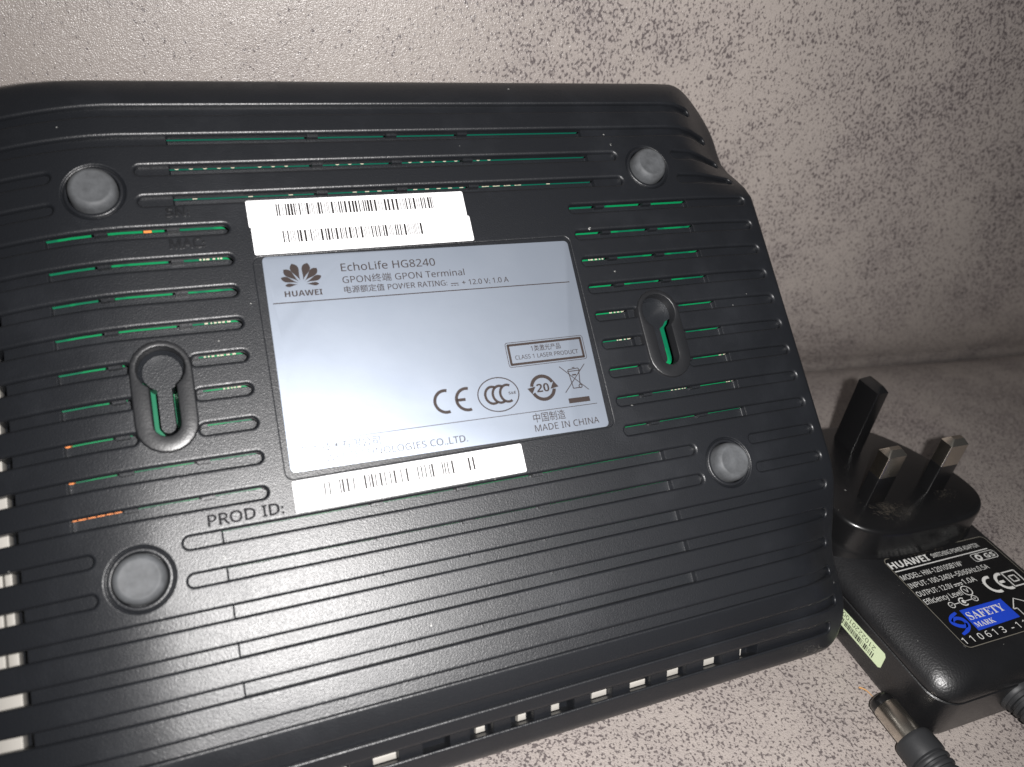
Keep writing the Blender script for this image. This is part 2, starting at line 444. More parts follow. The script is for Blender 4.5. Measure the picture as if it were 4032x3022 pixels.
for k in range(4, 13):
    boss = k in (8, 9, 10)
    if boss:
        groove(yc(k), XL, -68.9, [LV, (-81.2, -68.9, 'hole')]); add_ribs(yc(k), (RIBL[0],))
        groove(yc(k), -59.9, -49.2, [(-59.9, -49.2, 'hole')]); add_ribs(yc(k), (-59.2,))
        groove(yc(k), 22.0, 33.4, [(22.0, 30.9, 'hole')])
        groove(yc(k), 42.0, XR, [(42.0, 53.9, 'hole')]); add_ribs(yc(k), (RIBR[1],))
    else:
        groove(yc(k), XL, -49.2, [LV, (-81.2, -49.2, 'hole')]); add_ribs(yc(k), RIBL)
        groove(yc(k), 22.0, XR, [(22.0, 53.9, 'hole')]); add_ribs(yc(k), RIBR)
for k in (13, 14):
    groove(yc(k), XL, -77.8, [LV])
    groove(yc(k), -64.8, 38.5, [(-58.2, 30.9, 'hole')]); add_ribs(yc(k), RIBT)
    groove(yc(k), 51.6, XR, [])
for k in (15, 16, 17):
    groove(yc(k), XL, XR - 0.02 * (k - 14) ** 2, [LV, (-58.0, 30.9, 'hole')]); add_ribs(yc(k), RIBT)
groove(yc(18), XL, XR - 0.6, [LV])
groove(yc(19), -96.0, XR - 1.5, [])
BV = [(-38.6, -33.9), (-29.6, -24.4), (-20.6, -15.9), (-12.5, -7.7), (-4.2, 0.8), (4.3, 9.2), (13.0, 18.0), (21.6, 26.4), (30.4, 35.2), (39.4, 44.1)]
BV = [(-38.6 - 8.65 * i, -33.9 - 8.65 * i) for i in (5, 4, 3, 2, 1)] + BV
groove(-127.9, -95.0, XR - 6, [(a, b_, 'pit') for a, b_ in BV])
# white housings of the sockets seen in the vents
for k in list(range(4, 19)):
    x_in = -90.9 - random.uniform(0, 0.7); pb = MB(); yk = yc(k)
    if random.random() < 0.45:
        w = random.uniform(1.1, 1.8)
        pb.box(x_in - w, x_in, yk - 0.95, yk + 0.95, -5.0, -1.5 - random.uniform(0, .6), 0.1)
        pb.box(-97.5, x_in - w - 0.35, yk - 0.95, yk + 0.95, -5.0, -1.3, 0.1)
    else: pb.box(-97.5, x_in, yk - 0.95, yk + 0.95, -5.0, -1.4 - random.uniform(0, .6), 0.1)
    ports.append(pb)
fr = [(.1, .9), (.0, .9), (.1, .85), (.1, .9), (.0, .9), (0.02, 0.95), None, (.40, .78), (.46, .8), (.02, .52), (.3, .96), (.05, .88), (.05, .82), (.05, .8), (.02, .3)]
for (a, b_), f_ in zip(BV, fr):
    if not f_: continue
    pb = MB(); w = b_ - a
    pb.box(a + w * f_[0], a + w * f_[1], -128.75, -127.25 - random.uniform(0, .5), -5.1, -2.4 - random.uniform(0, 1.3), 0.12); ports.append(pb)

# feet: countersunk rings in the shell
FEET = [(-72.2, -18.1), (-71.5, -89.0), (45.1, -17.4), (45.2, -88.7)]
for fx, fy in FEET:
    n = 44
    profF = [(5.85, 0), (5.66, 0.0), (5.55, -0.08), (5.45, -0.32), (5.28, -0.42), (5.16, -0.22), (5.06, -0.06), (4.9, 0.0), (4.62, 0.0), (4.48, -0.08), (4.40, -0.3), (4.36, -1.9), (3.0, -1.9)]
    lathe(shell, fx, fy, [(r, z) for r, z in profF], n)
    holes_cdt.append([(fx + 5.85 * math.cos(2 * math.pi * i / n), fy + 5.85 * math.sin(2 * math.pi * i / n)) for i in range(n)])
    hole_tests.append(lambda x, y, a=fx, b_=fy: (x - a) ** 2 + (y - b_) ** 2 < 5.84 ** 2)
# shallow recess for the big label
RC = (-46.4, 20.7, -76.95, -33.3)
def rc_loop(d): return rrect(RC[0] + d, RC[1] - d, RC[2] + d, RC[3] - d, 1.6 - d, 5)
shell.loops([z3(rc_loop(d), z) for d, z in ((-0.2, 0), (0, 0), (0.06, -0.02), (0.14, -0.08), (0.18, -0.16), (0.2, -0.3))], smooth=True, cap_end=True)
holes_cdt.append(rc_loop(-0.2)); 
def pip(L):
    def inside(x, y):
        r_ = False
        for i in range(len(L)):
            (ax, ay), (bx, by) = L[i - 1], L[i]
            if (ay > y) != (by > y) and x < (bx - ax) * (y - ay) / (by - ay) + ax: r_ = not r_
        return r_
    return inside
hole_tests.append(pip(rc_loop(-0.2)))
# keyhole openings for hanging
def stadium_v(cx, ya, yb, r, n=12): return arc(cx, ya, r, 0, 180, n) + arc(cx, yb, r, 180, 360, n)
def keyhole(cx, cyc, R, w, yb, n=16):
    a = math.degrees(math.asin(w / R))
    return arc(cx, cyc, R, -90 + a, 270 - a, n) + arc(cx, yb, w, 180, 360, 10)
KEYS = [(-64.5, 0.0), (37.6, 0.3)]
bosses = []
for cx, dy in KEYS:
    op = keyhole(cx, -53.4 + dy, 4.05, 2.25, -63.6 + dy)
    hl = offset_loop(op, 0.12)
    holes_cdt.append(hl)
    def inside(x, y, L=hl):
        r_ = False
        for i in range(len(L)):
            (ax, ay), (bx, by) = L[i - 1], L[i]
            if (ay > y) != (by > y) and x < (bx - ax) * (y - ay) / (by - ay) + ax: r_ = not r_
        return r_
    hole_tests.append(inside)
    bosses.append((cx, dy, op))
# outer contour of the underside
def contour(d):
    x0, x1, y0, y1 = X0 - d, X1 + d, Y0 - d, Y1 + d
    L = arc(x1 - 14 - d, y1 - 14 - d, 14 + d, 0, 90, 14)
    L += [(x1 - 14 - d + (x0 - x1 + 23 + 2 * d) * i / 30, y1) for i in range(1, 30)]
    L += arc(x0 + 9 + d, y1 - 9 - d, 9 + d, 90, 180, 8) + [(x0, y1 - 9 - d + (y0 - y1 + 18 + 2 * d) * i / 24) for i in range(1, 24)]
    L += arc(x0 + 9 + d, y0 + 9 + d, 9 + d, 180, 270, 8) + [(x0 + 9 + d + (x1 - x0 - 18 - 2 * d) * i / 30, y0) for i in range(1, 30)]
    L += arc(x1 - 11 - d, y0 + 11 + d, 11 + d, 270, 360, 12) + [(x1, y0 + 11 + d + (y1 - 14 - d - y0 - 11 - d) * i / 36) for i in range(1, 36)]
    return L
FIL = 1.5
rim = [z3(contour(-FIL), 0.0)]
for i in range(1, 7):
    a = math.radians(15 * i); rim.append(z3(contour(-FIL + FIL * math.sin(a)), -FIL * (1 - math.cos(a))))
L9 = [shell_fn(*p) for p in z3(contour(0), -FIL - 4)]
shell.loops(rim + [z3(contour(0), -FIL - 4)], smooth=True, flip=True)
# plate
out_l = contour(-FIL)
V2 = [Vector(p) for p in out_l]; E2 = [(i, (i + 1) % len(out_l)) for i in range(len(out_l))]
for L in holes_cdt:
    o = len(V2); V2 += [Vector(p) for p in L]; E2 += [(o + i, o + (i + 1) % len(L)) for i in range(len(L))]
def in_contour(x, y, mrg):
    if not (X0 + mrg < x < X1 - mrg and Y0 + mrg < y < Y1 - mrg): return False
    for cx, cy, sx, sy, r in ((X1 - 14, Y1 - 14, 1, 1, 14), (X0 + 9, Y1 - 9, -1, 1, 9), (X0 + 9, Y0 + 9, -1, -1, 9), (X1 - 11, Y0 + 11, 1, -1, 11)):
        if (x - cx) * sx > 0 and (y - cy) * sy > 0 and math.hypot(x - cx, y - cy) > r - mrg: return False
    return True
gy = -131.0
while gy < 9:
    gx = -99.0
    while gx < 72 and gy < 6.5:
        if in_contour(gx, gy, FIL + 0.5) and not any(h(gx, gy) or h(gx + .3, gy) or h(gx - .3, gy) or h(gx, gy + .3) or h(gx, gy - .3) for h in hole_tests):
            V2.append(Vector((gx, gy)))
        gx += 2.2 if (gx > 52 or gx < -68) else 5.0
    gy += 1.6
rv, re, rf, *_ = delaunay_2d_cdt(V2, E2, [], 0, 1e-5)
fs = []
for f in rf:
    cx = sum(rv[i].x for i in f) / len(f); cy = sum(rv[i].y for i in f) / len(f)
    if in_contour(cx, cy, FIL - 0.03) and not any(h(cx, cy) for h in hole_tests): fs.append(tuple(f))
shell.add([(v.x, v.y, 0.0) for v in rv], fs, True)
kw = dict(scale=S, off=BASE)
shell.build('base_shell', M['shell'], MODEM, fn=shell_fn, sharp=50, **kw)
# upper cover behind it (the side that faces the sofa)
mb = MB()
mb.loops([L9, z3(contour(0.0), -19.0), z3(contour(-0.4), -26.0), z3(contour(-2.0), -29.4), z3(contour(-4), -30.0)], smooth=True, flip=True, cap_end=True)
mb.build('top_cover', M['shell2'], MODEM, **kw)
for sl in slats: sl.build('vent_slat', M['shell2'], MODEM, fn=shell_fn, **kw)
for pb in ports: pb.build('port_housing', M['port'], MODEM, fn=shell_fn, **kw)
# rubber feet
for fx, fy in FEET:
    mb = MB()
    q_ = 0.72 if fx < 0 else 1.0
    lathe(mb, fx, fy, [(4.25, -1.9), (4.22, 0.0), (4.15, 0.9 * q_), (4.0, 1.5 * q_), (3.75, 1.98 * q_), (3.45, 2.28 * q_), (3.22, 2.40 * q_), (3.08, 2.42 * q_), (2.95, 2.38 * q_), (2.0, 2.39 * q_), (0.05, 2.40 * q_)], 44, cap=True)
    mb.build('rubber_foot', M['rubber'], MODEM, sharp=0, **kw)
# keyhole bosses
for cx, dy, op in bosses:
    mb = MB(); n = len(op)
    ang = [math.atan2(y - (-58.2 + dy), x - cx) for x, y in op]
    # outer stadium resampled to the opening's points by direction from the middle
    def outer(r):
        L = []
        for (x, y) in op:
            if y > -53.4 + dy: d = Vector((x - cx, y - (-53.4 + dy))); c0 = (cx, -53.4 + dy)
            elif y < -63.6 + dy: d = Vector((x - cx, y - (-63.6 + dy))); c0 = (cx, -63.6 + dy)
            else: d = Vector((x - cx, 0)); c0 = (cx, y)
            d.normalize(); L.append((c0[0] + d.x * r, c0[1] + d.y * r))
        return L
    mb.loops([z3(outer(5.35), -1.1), z3(outer(5.3), -0.12), z3(outer(5.16), 0.02), z3(outer(5.11), 0.40), z3(outer(5.02), 0.53), z3(outer(4.86), 0.6),
              z3(offset_loop(op, 0.2), 0.6), z3(offset_loop(op, 0.07), 0.55), z3(offset_loop(op, 0.0), 0.42), z3(offset_loop(op, -0.03), -1.9)], smooth=True)
    o_ = mb.build('keyhole_boss', M['boss'], MODEM, sharp=50, **kw)
    inn = keyhole(cx, -53.4 + dy, 3.35, 1.2, -63.4 + dy)
    pm = MB()
    pm.loops([z3(inn, -2.8), z3(inn, -6.8)], smooth=False, flip=True, cap_start=False)
    pm.poly(inn, -2.8)
    # the cup round the upper part of the hole
    sel = [i for i in range(17) if op[i][1] > -55.2 + dy]
    A = [(*offset_loop(op, -0.03)[i], -1.9) for i in sel]; B = [(*inn[i], -2.8) for i in sel]
    pm.quadstrip(A, B, smooth=True)
    pm.build('screw_stop', M['shell2'], o_, scale=S, off=BASE, sharp=40)
# circuit board
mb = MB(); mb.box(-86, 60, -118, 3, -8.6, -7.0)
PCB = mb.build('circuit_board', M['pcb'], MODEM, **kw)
mb = MB()
def deep(x, y, z=7.0): return x + (x + 55.9) / 145.9 * z, y + (y + 98.4) / 145.9 * z
def pad(x, y, w, h): 
    X, Y = deep(x, y); mb.box(X - w / 2, X + w / 2, Y - h / 2, Y + h / 2, -7.0, -6.93)
for i in range(36):
    x = -57.5 + 2.54 * i
    if x < 8 and random.random() < 0.85: 
        X, Y = deep(x, -13.98); mb.loops([[(X + .55 * math.cos(a * .524), Y + .55 * math.sin(a * .524), -6.93) for a in range(12)]], cap_end=True)
for i in range(30):
    x = -55.0 + 2.54 * i
    if random.random() < 0.55 and x < 20: pad(x, -20.55, 0.9, 0.45)
for x in (3.0 + 2.5 * i for i in range(4)): pad(x + 1.0, -20.5, 1.3, 0.5)
for x0, x1 in ((0.1, .5), (3.2, 4.0), (4.9, 5.8), (6.6, 7.5), (8.3, 10.5), (14.4, 16.8), (17.6, 18.6), (19.3, 20.3), (21.0, 22.0), (22.8, 24.9)):
    pad((x0 + x1) / 2, -7.5, (x1 - x0), 0.75)
for k, xa, xb in ((5, -55.5, -51.2), (7, -56, -51.8), (8, -57, -51), (9, -54.5, -51), (10, 50.5, 53), (11, 50.3, 53), (6, 24, 28), (8, 26, 29.5), (9, 26, 30), (11, 36, 41)):
    x = xa
    yy = -PITCH * k - 1.3 + 0.0
    while x < xb:
        w = random.uniform(0.25, 0.7); pad(x, -PITCH * k - 0.25 - 2.0 * (98.4 - PITCH * k) / 145.9, w, 0.4); x += w + random.uniform(.2, .45)
o_ = mb.build('solder_pads', M['solder'], PCB, **kw); o_['kind'] = 'stuff'
mb = MB()
for k, segs in ((4, [(-64.6, -63.2)]), (10, [(-80.9, -79.7)]), (11, [(-80.9, -79.7)]), (12, [(-80.9, -79.8), (-79.6, -78.4), (-78.2, -77.0), (-76.8, -75.6), (-75.4, -74.4), (-74.2, -73.0)])):
    for a, b_ in segs:
        ya = -PITCH * k - 0.25 - 2.1 * (98.4 - PITCH * k) / 145.9
        X, Y = deep((a + b_) / 2, ya, 5.0)
        mb = MB(); mb.box(X - (b_ - a) / 2, X + (b_ - a) / 2, Y - .7, Y + .7, -6.99, -5.0)
        mb.build('copper_strip', M['copper'], PCB, **kw)

# moulded lettering
def raised(body, x0, x1, y, cap, bev=0.028, ht=0.3, mt='emboss'):
    mb = MB(); text(mb, body, x0, x1, y, cap, 0.0, rot=0.3, bold=-0.004, extrude=ht, zs=1.0, bevel=bev)
    mb.build('raised_lettering', M[mt], MODEM, sharp=30, **kw)
raised('SN:', -60.4, -56.2, -24.1, 1.65); raised('MAC:', -60.4, -54.3, -30.65, 1.8); raised('PROD ID:', -60.1, -47.4, -82.55, 1.95, 0.02, 0.22, 'emboss_matt')

# stickers
RT = -0.95
def rot_pts(L, cx, cy, deg):
    c, s_ = math.cos(math.radians(deg)), math.sin(math.radians(deg))
    return [(cx + (x - cx) * c - (y - cy) * s_, cy + (x - cx) * s_ + (y - cy) * c) for x, y in L]
def sticker(name, L, z, mat, th=0.10, label=None, wr=False):
    mb = MB(); n = len(L)
    mb.loops([z3(L, z - th), z3(L, z), z3(offset_loop(L, -0.05), z + 0.01)], smooth=False)
    V = z3(offset_loop(L, -0.05), z + 0.01)
    # finely divided face so the film lifts and dents a little
    P2 = [Vector((p[0], p[1])) for p in V]; E_ = [(i, (i + 1) % n) for i in range(n)]
    xa, xb = min(p.x for p in P2), max(p.x for p in P2); ya, yb = min(p.y for p in P2), max(p.y for p in P2)
    def ins(x, y):
        r_ = False
        for i in range(n):
            p, q_ = P2[i - 1], P2[i]
            if (p.y > y) != (q_.y > y) and x < (q_.x - p.x) * (y - p.y) / (q_.y - p.y) + p.x: r_ = not r_
        return r_
    y = ya + .45
    while y < yb - .3:
        x = xa + .45
        while x < xb - .3:
            if all(ins(x + a, y + c) for a in (-.3, .3) for c in (-.3, .3)): P2.append(Vector((x, y)))
            x += 1.5
        y += 1.5
    rv, re, rf, *_ = delaunay_2d_cdt(P2, E_, [], 1, 1e-5)
    def lift(x, y):
        e = min(x - xa, xb - x, y - ya, yb - y); h = 0.0
        if wr:
            h = .016 * math.sin(.55 * x + .4 * y + 1) * math.sin(.31 * y - .13 * x) + .006 * math.sin(1.1 * x - .7 * y)
            for dx, dy, rr, am in ((-33.0, -40.6, .9, .05), (-36.8, -44.0, .8, .05), (-30.2, -45.2, 2.2, .03), (-10.5, -69.5, 1.6, .04), (2, -52, 5, .03), (-8, -57, 4, -.03)):
                h += am * math.exp(-((x - dx) ** 2 + ((y - dy) * .55) ** 2) / rr ** 2)
        return z + .01 + h * min(1, max(0, e))
    mb.add([(v.x, v.y, lift(v.x, v.y)) for v in rv], [tuple(f) for f in rf], True)
    return mb.build(name, mat, MODEM, scale=S, off=BASE, sharp=30, label=label)
ZL = -0.12
LAB = rot_pts(rrect(-44.9, 19.6, -76.1, -34.0, 0.9, 4), -12.6, -55, RT)
lab = sticker('rating_label', LAB, ZL, M['silver'], wr=True)
zp = ZL + 0.085
mb = MB()
text(mb, 'EchoLife HG8240', -30.0, -10.8, -37.65, 1.62, zp, rot=RT, bold=0.002)
text(mb, 'GPON终端 GPON Terminal', -30.1, -5.0, -40.15, 1.36, zp, rot=RT)
text(mb, '电源额定值 POWER RATING:', -30.1, -9.1, -42.15, 1.15, zp, rot=RT, bold=0.004)
for i in range(3): line(mb, -8.35 + .62 * i, -42.62 - .01 * i, -7.95 + .62 * i, -42.63 - .01 * i, 0.16, zp)
line(mb, -8.35, -42.2, -6.75, -42.23, 0.17, zp)
text(mb, '+ 12.0 V; 1.0 A', -5.95, 4.3, -42.72, 1.12, zp, rot=RT, bold=0.004)
line(mb, -43.8, -43.15, 18.1, -44.15, 0.2, zp)
text(mb, 'HUAWEI', -41.4, -34.3, -42.0, 1.15, zp, rot=RT, style='bold')
text(mb, '中国制造', 2.9, 10.0, -73.35, 1.5, zp, rot=RT)
text(mb, 'MADE IN CHINA', 2.8, 17.2, -75.35, 1.32, zp, rot=RT)
text(mb, '华为技术有限公司', -43.0, -28.4, -72.6, 1.45, zp, rot=RT)
text(mb, 'HUAWEI TECHNOLOGIES CO.,LTD.', -42.9, -11.5, -74.55, 1.32, zp, rot=RT)
line(mb, -43.1, -70.5, 17.7, -71.45, 0.13, zp)
mb.build('printed_text', M['brown_ink'], lab, **kw)
mb = MB()
def petal(cx, cy, a, r0, r1, w, skew=0.0):
    L = []; R_ = []
    for i in range(11):
        t_ = i / 10; r = r0 + (r1 - r0) * t_
        h = w * math.sin(math.pi * min(1, t_ ** 2.0)) ** 0.85 if 0 < t_ < 1 else 0
        for Q, sg in ((L, 1), (R_, -1)):
            x, y = r, sg * h + skew * t_ * t_
            Q.append((cx + x * math.cos(a) - y * math.sin(a), cy + x * math.sin(a) + y * math.cos(a)))
    mb.poly(L + R_[-2:0:-1], zp)
for s_ in (1, -1):
    for deg, r1, w, sk in ((71, 4.55, .80, 0.0), (44.5, 4.45, .72, 0.0), (20.0, 4.1, .55, .05), (-3, 3.2, .36, .0)):
        a = math.radians(90 - (90 - deg) * s_ + RT)
        petal(-37.85, -39.6, a, 0.7, r1, w, sk * s_)
mb.build('brand_logo', M['brown_ink'], lab, **kw)
mb = MB()
fo_ = rot_pts(rrect(0.25, 17.95, -61.6, -56.25, .55, 4), 9, -59, RT * .6); frame(mb, fo_, 0.12, zp)
fi = rot_pts(rrect(0.62, 17.55, -61.25, -56.6, .25, 3), 9, -59, RT * .6); frame(mb, fi, 0.5, zp)
text(mb, '1类激光产品', 5.8, 12.5, -58.5, 1.02, zp, rot=RT, bold=0.004)
text(mb, 'CLASS 1 LASER PRODUCT', 1.95, 16.2, -59.98, 0.88, zp, rot=RT, bold=0.004)
mb.build('laser_notice', M['brown_ink'], lab, **kw)
mb = MB()
ring(mb, -14.35, -66.55, 2.2, 0.62, zp, 75, 285); ring(mb, -9.95, -66.7, 2.2, 0.62, zp, 75, 285); line(mb, -12.1, -66.66, -10.3, -66.7, 0.6, zp)
mb.build('conformity_mark', M['brown_ink'], lab, **kw)
mb = MB()
ring(mb, -3.3, -66.65, 4.35, 0.22, zp, ry=3.5, n=40)
for cx in (-4.55, -2.95, -1.35): ring(mb, cx, -66.65, 1.55, 0.52, zp, 62, 298, ry=1.75)
text(mb, 'S&E', -1.15, 0.45, -66.95, 0.55, zp, rot=RT, style='bold')
mb.build('certification_mark', M['brown_ink'], lab, **kw)
mb = MB()
ring(mb, 6.5, -66.55, 2.45, 0.72, zp, 22, 168); ring(mb, 6.5, -66.55, 2.45, 0.72, zp, 202, 348)
mb.poly([(3.05, -66.35), (4.9, -66.1), (3.9, -67.6)], zp); mb.poly([(9.95, -66.75), (8.1, -67.0), (9.1, -65.4)], zp)
text(mb, '20', 5.05, 7.85, -67.4, 1.75, zp, rot=RT, style='bold')
mb.build('recycling_mark', M['brown_ink'], lab, **kw)
mb = MB()
w = 0.16
line(mb, 11.1, -62.6, 16.6, -68.3, w, zp); line(mb, 16.9, -62.7, 11.2, -68.3, w, zp)
for a, b_ in (((12.7, -63.9), (15.5, -63.9)), ((12.9, -64.0), (13.2, -67.6)), ((15.3, -64.0), (14.9, -66.9)), ((13.2, -67.6), (14.6, -67.6)), ((13.0, -63.5), (15.2, -63.4)), ((13.0, -63.5), (12.7, -63.9)), ((15.2, -63.4), (15.5, -63.9)), ((13.9, -63.2), (14.5, -63.2))):
    line(mb, *a, *b_, 0.18, zp)
mb.poly([(13.6, -64.9), (14.5, -64.9), (14.5, -64.6), (13.6, -64.6)], zp)
ring(mb, 14.9, -67.3, 0.35, 0.2, zp, n=14)
mb.poly([(11.5, -70.65), (16.3, -70.75), (16.3, -69.7), (11.5, -69.6)], zp)
mb.build('disposal_mark', M['brown_ink'], lab, **kw)

def bars(par, x0, x1, y0, y1, z, mat, seed):
    rnd = random.Random(seed); mb = MB(); x = x0
    while x < x1 - 0.4:
        w = rnd.choice((0.14, 0.14, 0.28, 0.42)); mb.poly([(x, y0), (x + w, y0), (x + w, y1), (x, y1)], z); x += w + rnd.choice((0.16, 0.16, 0.3, 0.45))
    mb.build('barcode', mat, par, **kw)
for nm, L, bx, lb in (('serial_sticker', rrect(-46.0, -1.75, -27.35, -21.6, 0.35, 3), (-40.5, -8.1, -25.2, -22.6), 'upper white barcode sticker'),
                  ('address_sticker', rrect(-45.7, -1.35, -33.05, -27.3, 0.35, 3), (-40.0, -11.4, -30.9, -28.35), 'white barcode sticker touching the silver label'),
                  ('product_sticker', rrect(-45.4, -0.95, -82.9, -77.2, 0.35, 3), (-40.0, -9.0, -80.8, -78.2), 'white barcode sticker below the silver label')):
    s_ = sticker(nm, L, 0.10, M['paper'], th=0.11, label=lb)
    bars(s_, *bx, 0.16, M['ink'], hash(nm) % 97 if False else len(nm) * 7)

# ------------------------------------------------------------------ plug-in power adapter, standing pins-up on the seat
ADAPTER = empty('power_adapter', Matrix.Identity(4))
tag(ADAPTER, 'black three-pin plug-in power adapter lying pins up on the sofa seat', 'power adapter')
AZ = 30.0                                    # adapter heights below are measured from the plug face
def afn(x, y, z): return (x, y, z + AZ)
ak = dict(fn=afn)
mb = MB()
foot = lambda i, r=6.5: rrect(-26.8 + i, 26.8 - i, -61.9 + i, 13.0 - i, r - i * .5, 7)
mb.loops([z3(foot(1.2), -30), z3(foot(.35), -29.4), z3(foot(0), -28.2), z3(foot(0), -17.25), z3(foot(.25), -17.0)], smooth=True, cap_start=True)
mb.build('lower_case', M['adapter'], ADAPTER, **ak)
mb = MB()
def top_loop(th, ex=0.12):
    a = math.radians(th); k = 1 - math.cos(a)
    x0 = -26.8 + ex + 11.0 * k; x1 = 26.8 - ex - 3.8 * k; y0 = -61.9 + ex + 7.6 * k; y1 = 13.0 - ex - 2 * k
    return z3(rrect(x0, x1, y0, y1, 6.4 + 1.2 * k, 7), -16.95 + 7.45 * math.sin(a))
mb.loops([top_loop(0, .5), top_loop(0, .25)] + [top_loop(th) for th in (4, 10, 18, 27, 36, 45, 54, 63, 72, 81, 90)], smooth=True, cap_end=True)
mb.build('upper_case', M['adapter'], ADAPTER, sharp=0, **ak)
mb = MB()
half = [(0, -24.7), (10, -24.3), (17, -23.0), (22.0, -19.8), (24.5, -15.0), (24.2, -7.5), (21.6, -.9), (18.0, 7.1), (12.7, 14.4), (7, 18.6), (0, 19.8)]
pl = catmull(half + [(-x, y) for x, y in half[-2:0:-1]], 4)
mb.loops([z3(offset_loop(pl, 0.5), -30), z3(offset_loop(pl, 0.5), -9.4), z3(offset_loop(pl, 0.25), -8.9), z3(offset_loop(pl, 0.0), -7.5), z3(pl, -1.3), z3(offset_loop(pl, -0.15), -0.7), z3(offset_loop(pl, -0.5), -0.2), z3(offset_loop(pl, -1.1), 0.0)], smooth=True, cap_end=True)
mb.build('plug_face', M['gloss'], ADAPTER, sharp=60, **ak)
def pin(cx, cy, hx, hy, z0, z1, ch, bev):
    mb = MB()
    def rc(ix, iy, z): return z3(rrect(cx - hx + ix, cx + hx - ix, cy - hy + iy, cy + hy - iy, bev, 3), z)
    mb.loops([rc(0, 0, z0), rc(0, 0, z1 - ch), rc(ch * .55, ch * .55, z1 - ch * .35), rc(ch * .95, ch * .85, z1)], smooth=True, cap_end=True)
    return mb
e = pin(0, 11.1, 2.0, 4.0, -0.2, 22.7, 1.6, 0.35).build('earth_pin', M['gloss'], ADAPTER, sharp=35, **ak)
for sx in (-11.1, 11.1):
    p_ = pin(sx, -11.1, 3.17, 2.0, 9.3, 17.8, 1.5, 0.4).build('metal_pin', M['nickel'], ADAPTER, sharp=35, **ak)
    mb = MB()
    def rc(z, i=0): return z3(rrect(sx - 3.17 + i, sx + 3.17 - i, -13.1 + i, -9.1 - i, 0.4, 3), z)
    mb.loops([rc(-0.2), rc(9.2), rc(9.32, .12)], smooth=True, cap_end=True)
    mb.build('pin_sleeve', M['gloss'], p_, sharp=35, **ak)
# lint caught round the pins and along the joint
mb = MB(); rl = random.Random(3)
def fibre(x, y, z, ln, r):
    a = rl.uniform(0, 6.28); k = rl.uniform(-1.5, 1.5); P = []
    for i in range(4): P.append((x + math.cos(a) * ln * i / 3, y + math.sin(a) * ln * i / 3, z + r + .25 * math.sin(i * 1.1) * rl.random())); a += k * .35
    A = [(p[0], p[1], p[2] - r) for p in P]; B = [(p[0] + r, p[1] + r, p[2] + r * .6) for p in P]; D = [(p[0] - r, p[1] - r, p[2] + r * .6) for p in P]
    mb.loops([[A[i], B[i], D[i]] for i in range(4)], smooth=False, cap_end=True, cap_start=True)
for i in range(150):
    fibre(rl.gauss(-9.5, 2.2), rl.gauss(-16.0, 1.4), 0.0, rl.uniform(.3, 1.4), rl.uniform(.02, .05))
for i in range(50): fibre(rl.gauss(12.5, 1.6), rl.gauss(-15.0, 1.0), 0.0, rl.uniform(.2, .9), rl.uniform(.02, .04))
for i in range(240):
    x = rl.uniform(-16, 23); yb = -25.1 + 0.0105 * x * x
    fibre(x, yb - abs(rl.gauss(0, .28)), -9.45, rl.uniform(.2, .8), rl.uniform(.02, .05))
mb.build('lint', M['lint'], ADAPTER, sharp=0, merge=0, **ak)['kind'] = 'stuff'
# rating label of the adapter
zl = -9.36
mb = MB(); LB = rrect(-14.7, 22.5, -53.7, -24.35, 1.6, 5)
mb.loops([z3(LB, -9.6), z3(LB, zl)], smooth=False); mb.poly(LB, zl)
al = mb.build('rating_label', M['gloss'], ADAPTER, **ak)
mb = MB(); frame(mb, offset_loop(LB, -.02), 0.2, zl + .04); mb.build('label_border', M['border_ink'], al, **ak)
mb = MB(); zp = zl + 0.05
text(mb, 'HUAWEI', -14.3, -0.7, -28.0, 2.1, zp, style='bold')
text(mb, 'SWITCHING POWER ADAPTOR', 0.7, 18.0, -27.55, 1.35, zp)
line(mb, -14.2, -28.95, 19.6, -28.7, 0.3, zp)
text(mb, 'MODEL: HW-120100B1W', -14.2, 6.9, -31.95, 1.55, zp)
text(mb, 'INPUT: 100-240V~50/60Hz,0.5A', -14.2, 14.0, -34.7, 1.5, zp)
text(mb, 'OUTPUT: 12.0V', -14.2, -2.0, -37.5, 1.5, zp)
line(mb, -1.5, -36.75, 1.5, -36.65, .22, zp)
for i in range(3): line(mb, -1.5 + 1.1 * i, -37.25 + .04 * i, -.8 + 1.1 * i, -37.23 + .04 * i, .22, zp)
text(mb, '1.0A', 1.9, 6.5, -37.3, 1.5, zp)
text(mb, 'Efficiency Level', -14.1, -1.5, -40.1, 1.55, zp)
ring(mb, 0.5, -39.2, 1.45, .25, zp); text(mb, 'V', -0.15, 1.15, -39.75, 1.2, zp)
ring(mb, -7.6, -41.95, .85, .2, zp, n=18); ring(mb, 0.55, -41.8, .85, .2, zp, n=18); ring(mb, -3.5, -41.9, 1.15, .3, zp, 50, 310, n=18); ring(mb, -3.4, -41.9, .3, .55, zp, n=12)
line(mb, -6.7, -41.93, -4.6, -41.9, .2, zp); line(mb, -3.2, -41.88, -.3, -41.82, .2, zp)
line(mb, -7.95, -41.95, -7.25, -41.95, .16, zp); line(mb, .2, -41.8, .9, -41.8, .16, zp); line(mb, .55, -42.15, .55, -41.45, .16, zp)
ring(mb, 9.9, -39.45, 2.4, .85, zp, 72, 288); ring(mb, 14.2, -39.4, 2.4, .85, zp, 72, 288); line(mb, 12.0, -39.4, 14.0, -39.4, .8, zp)
frame(mb, rrect(15.3, 20.3, -41.8, -36.75, .1, 1), .38, zp); frame(mb, rrect(16.5, 18.9, -40.4, -38.2, .1, 1), .35, zp)
frame(mb, rrect(11.9, 20.7, -32.0, -29.3, .8, 4), .18, zp)
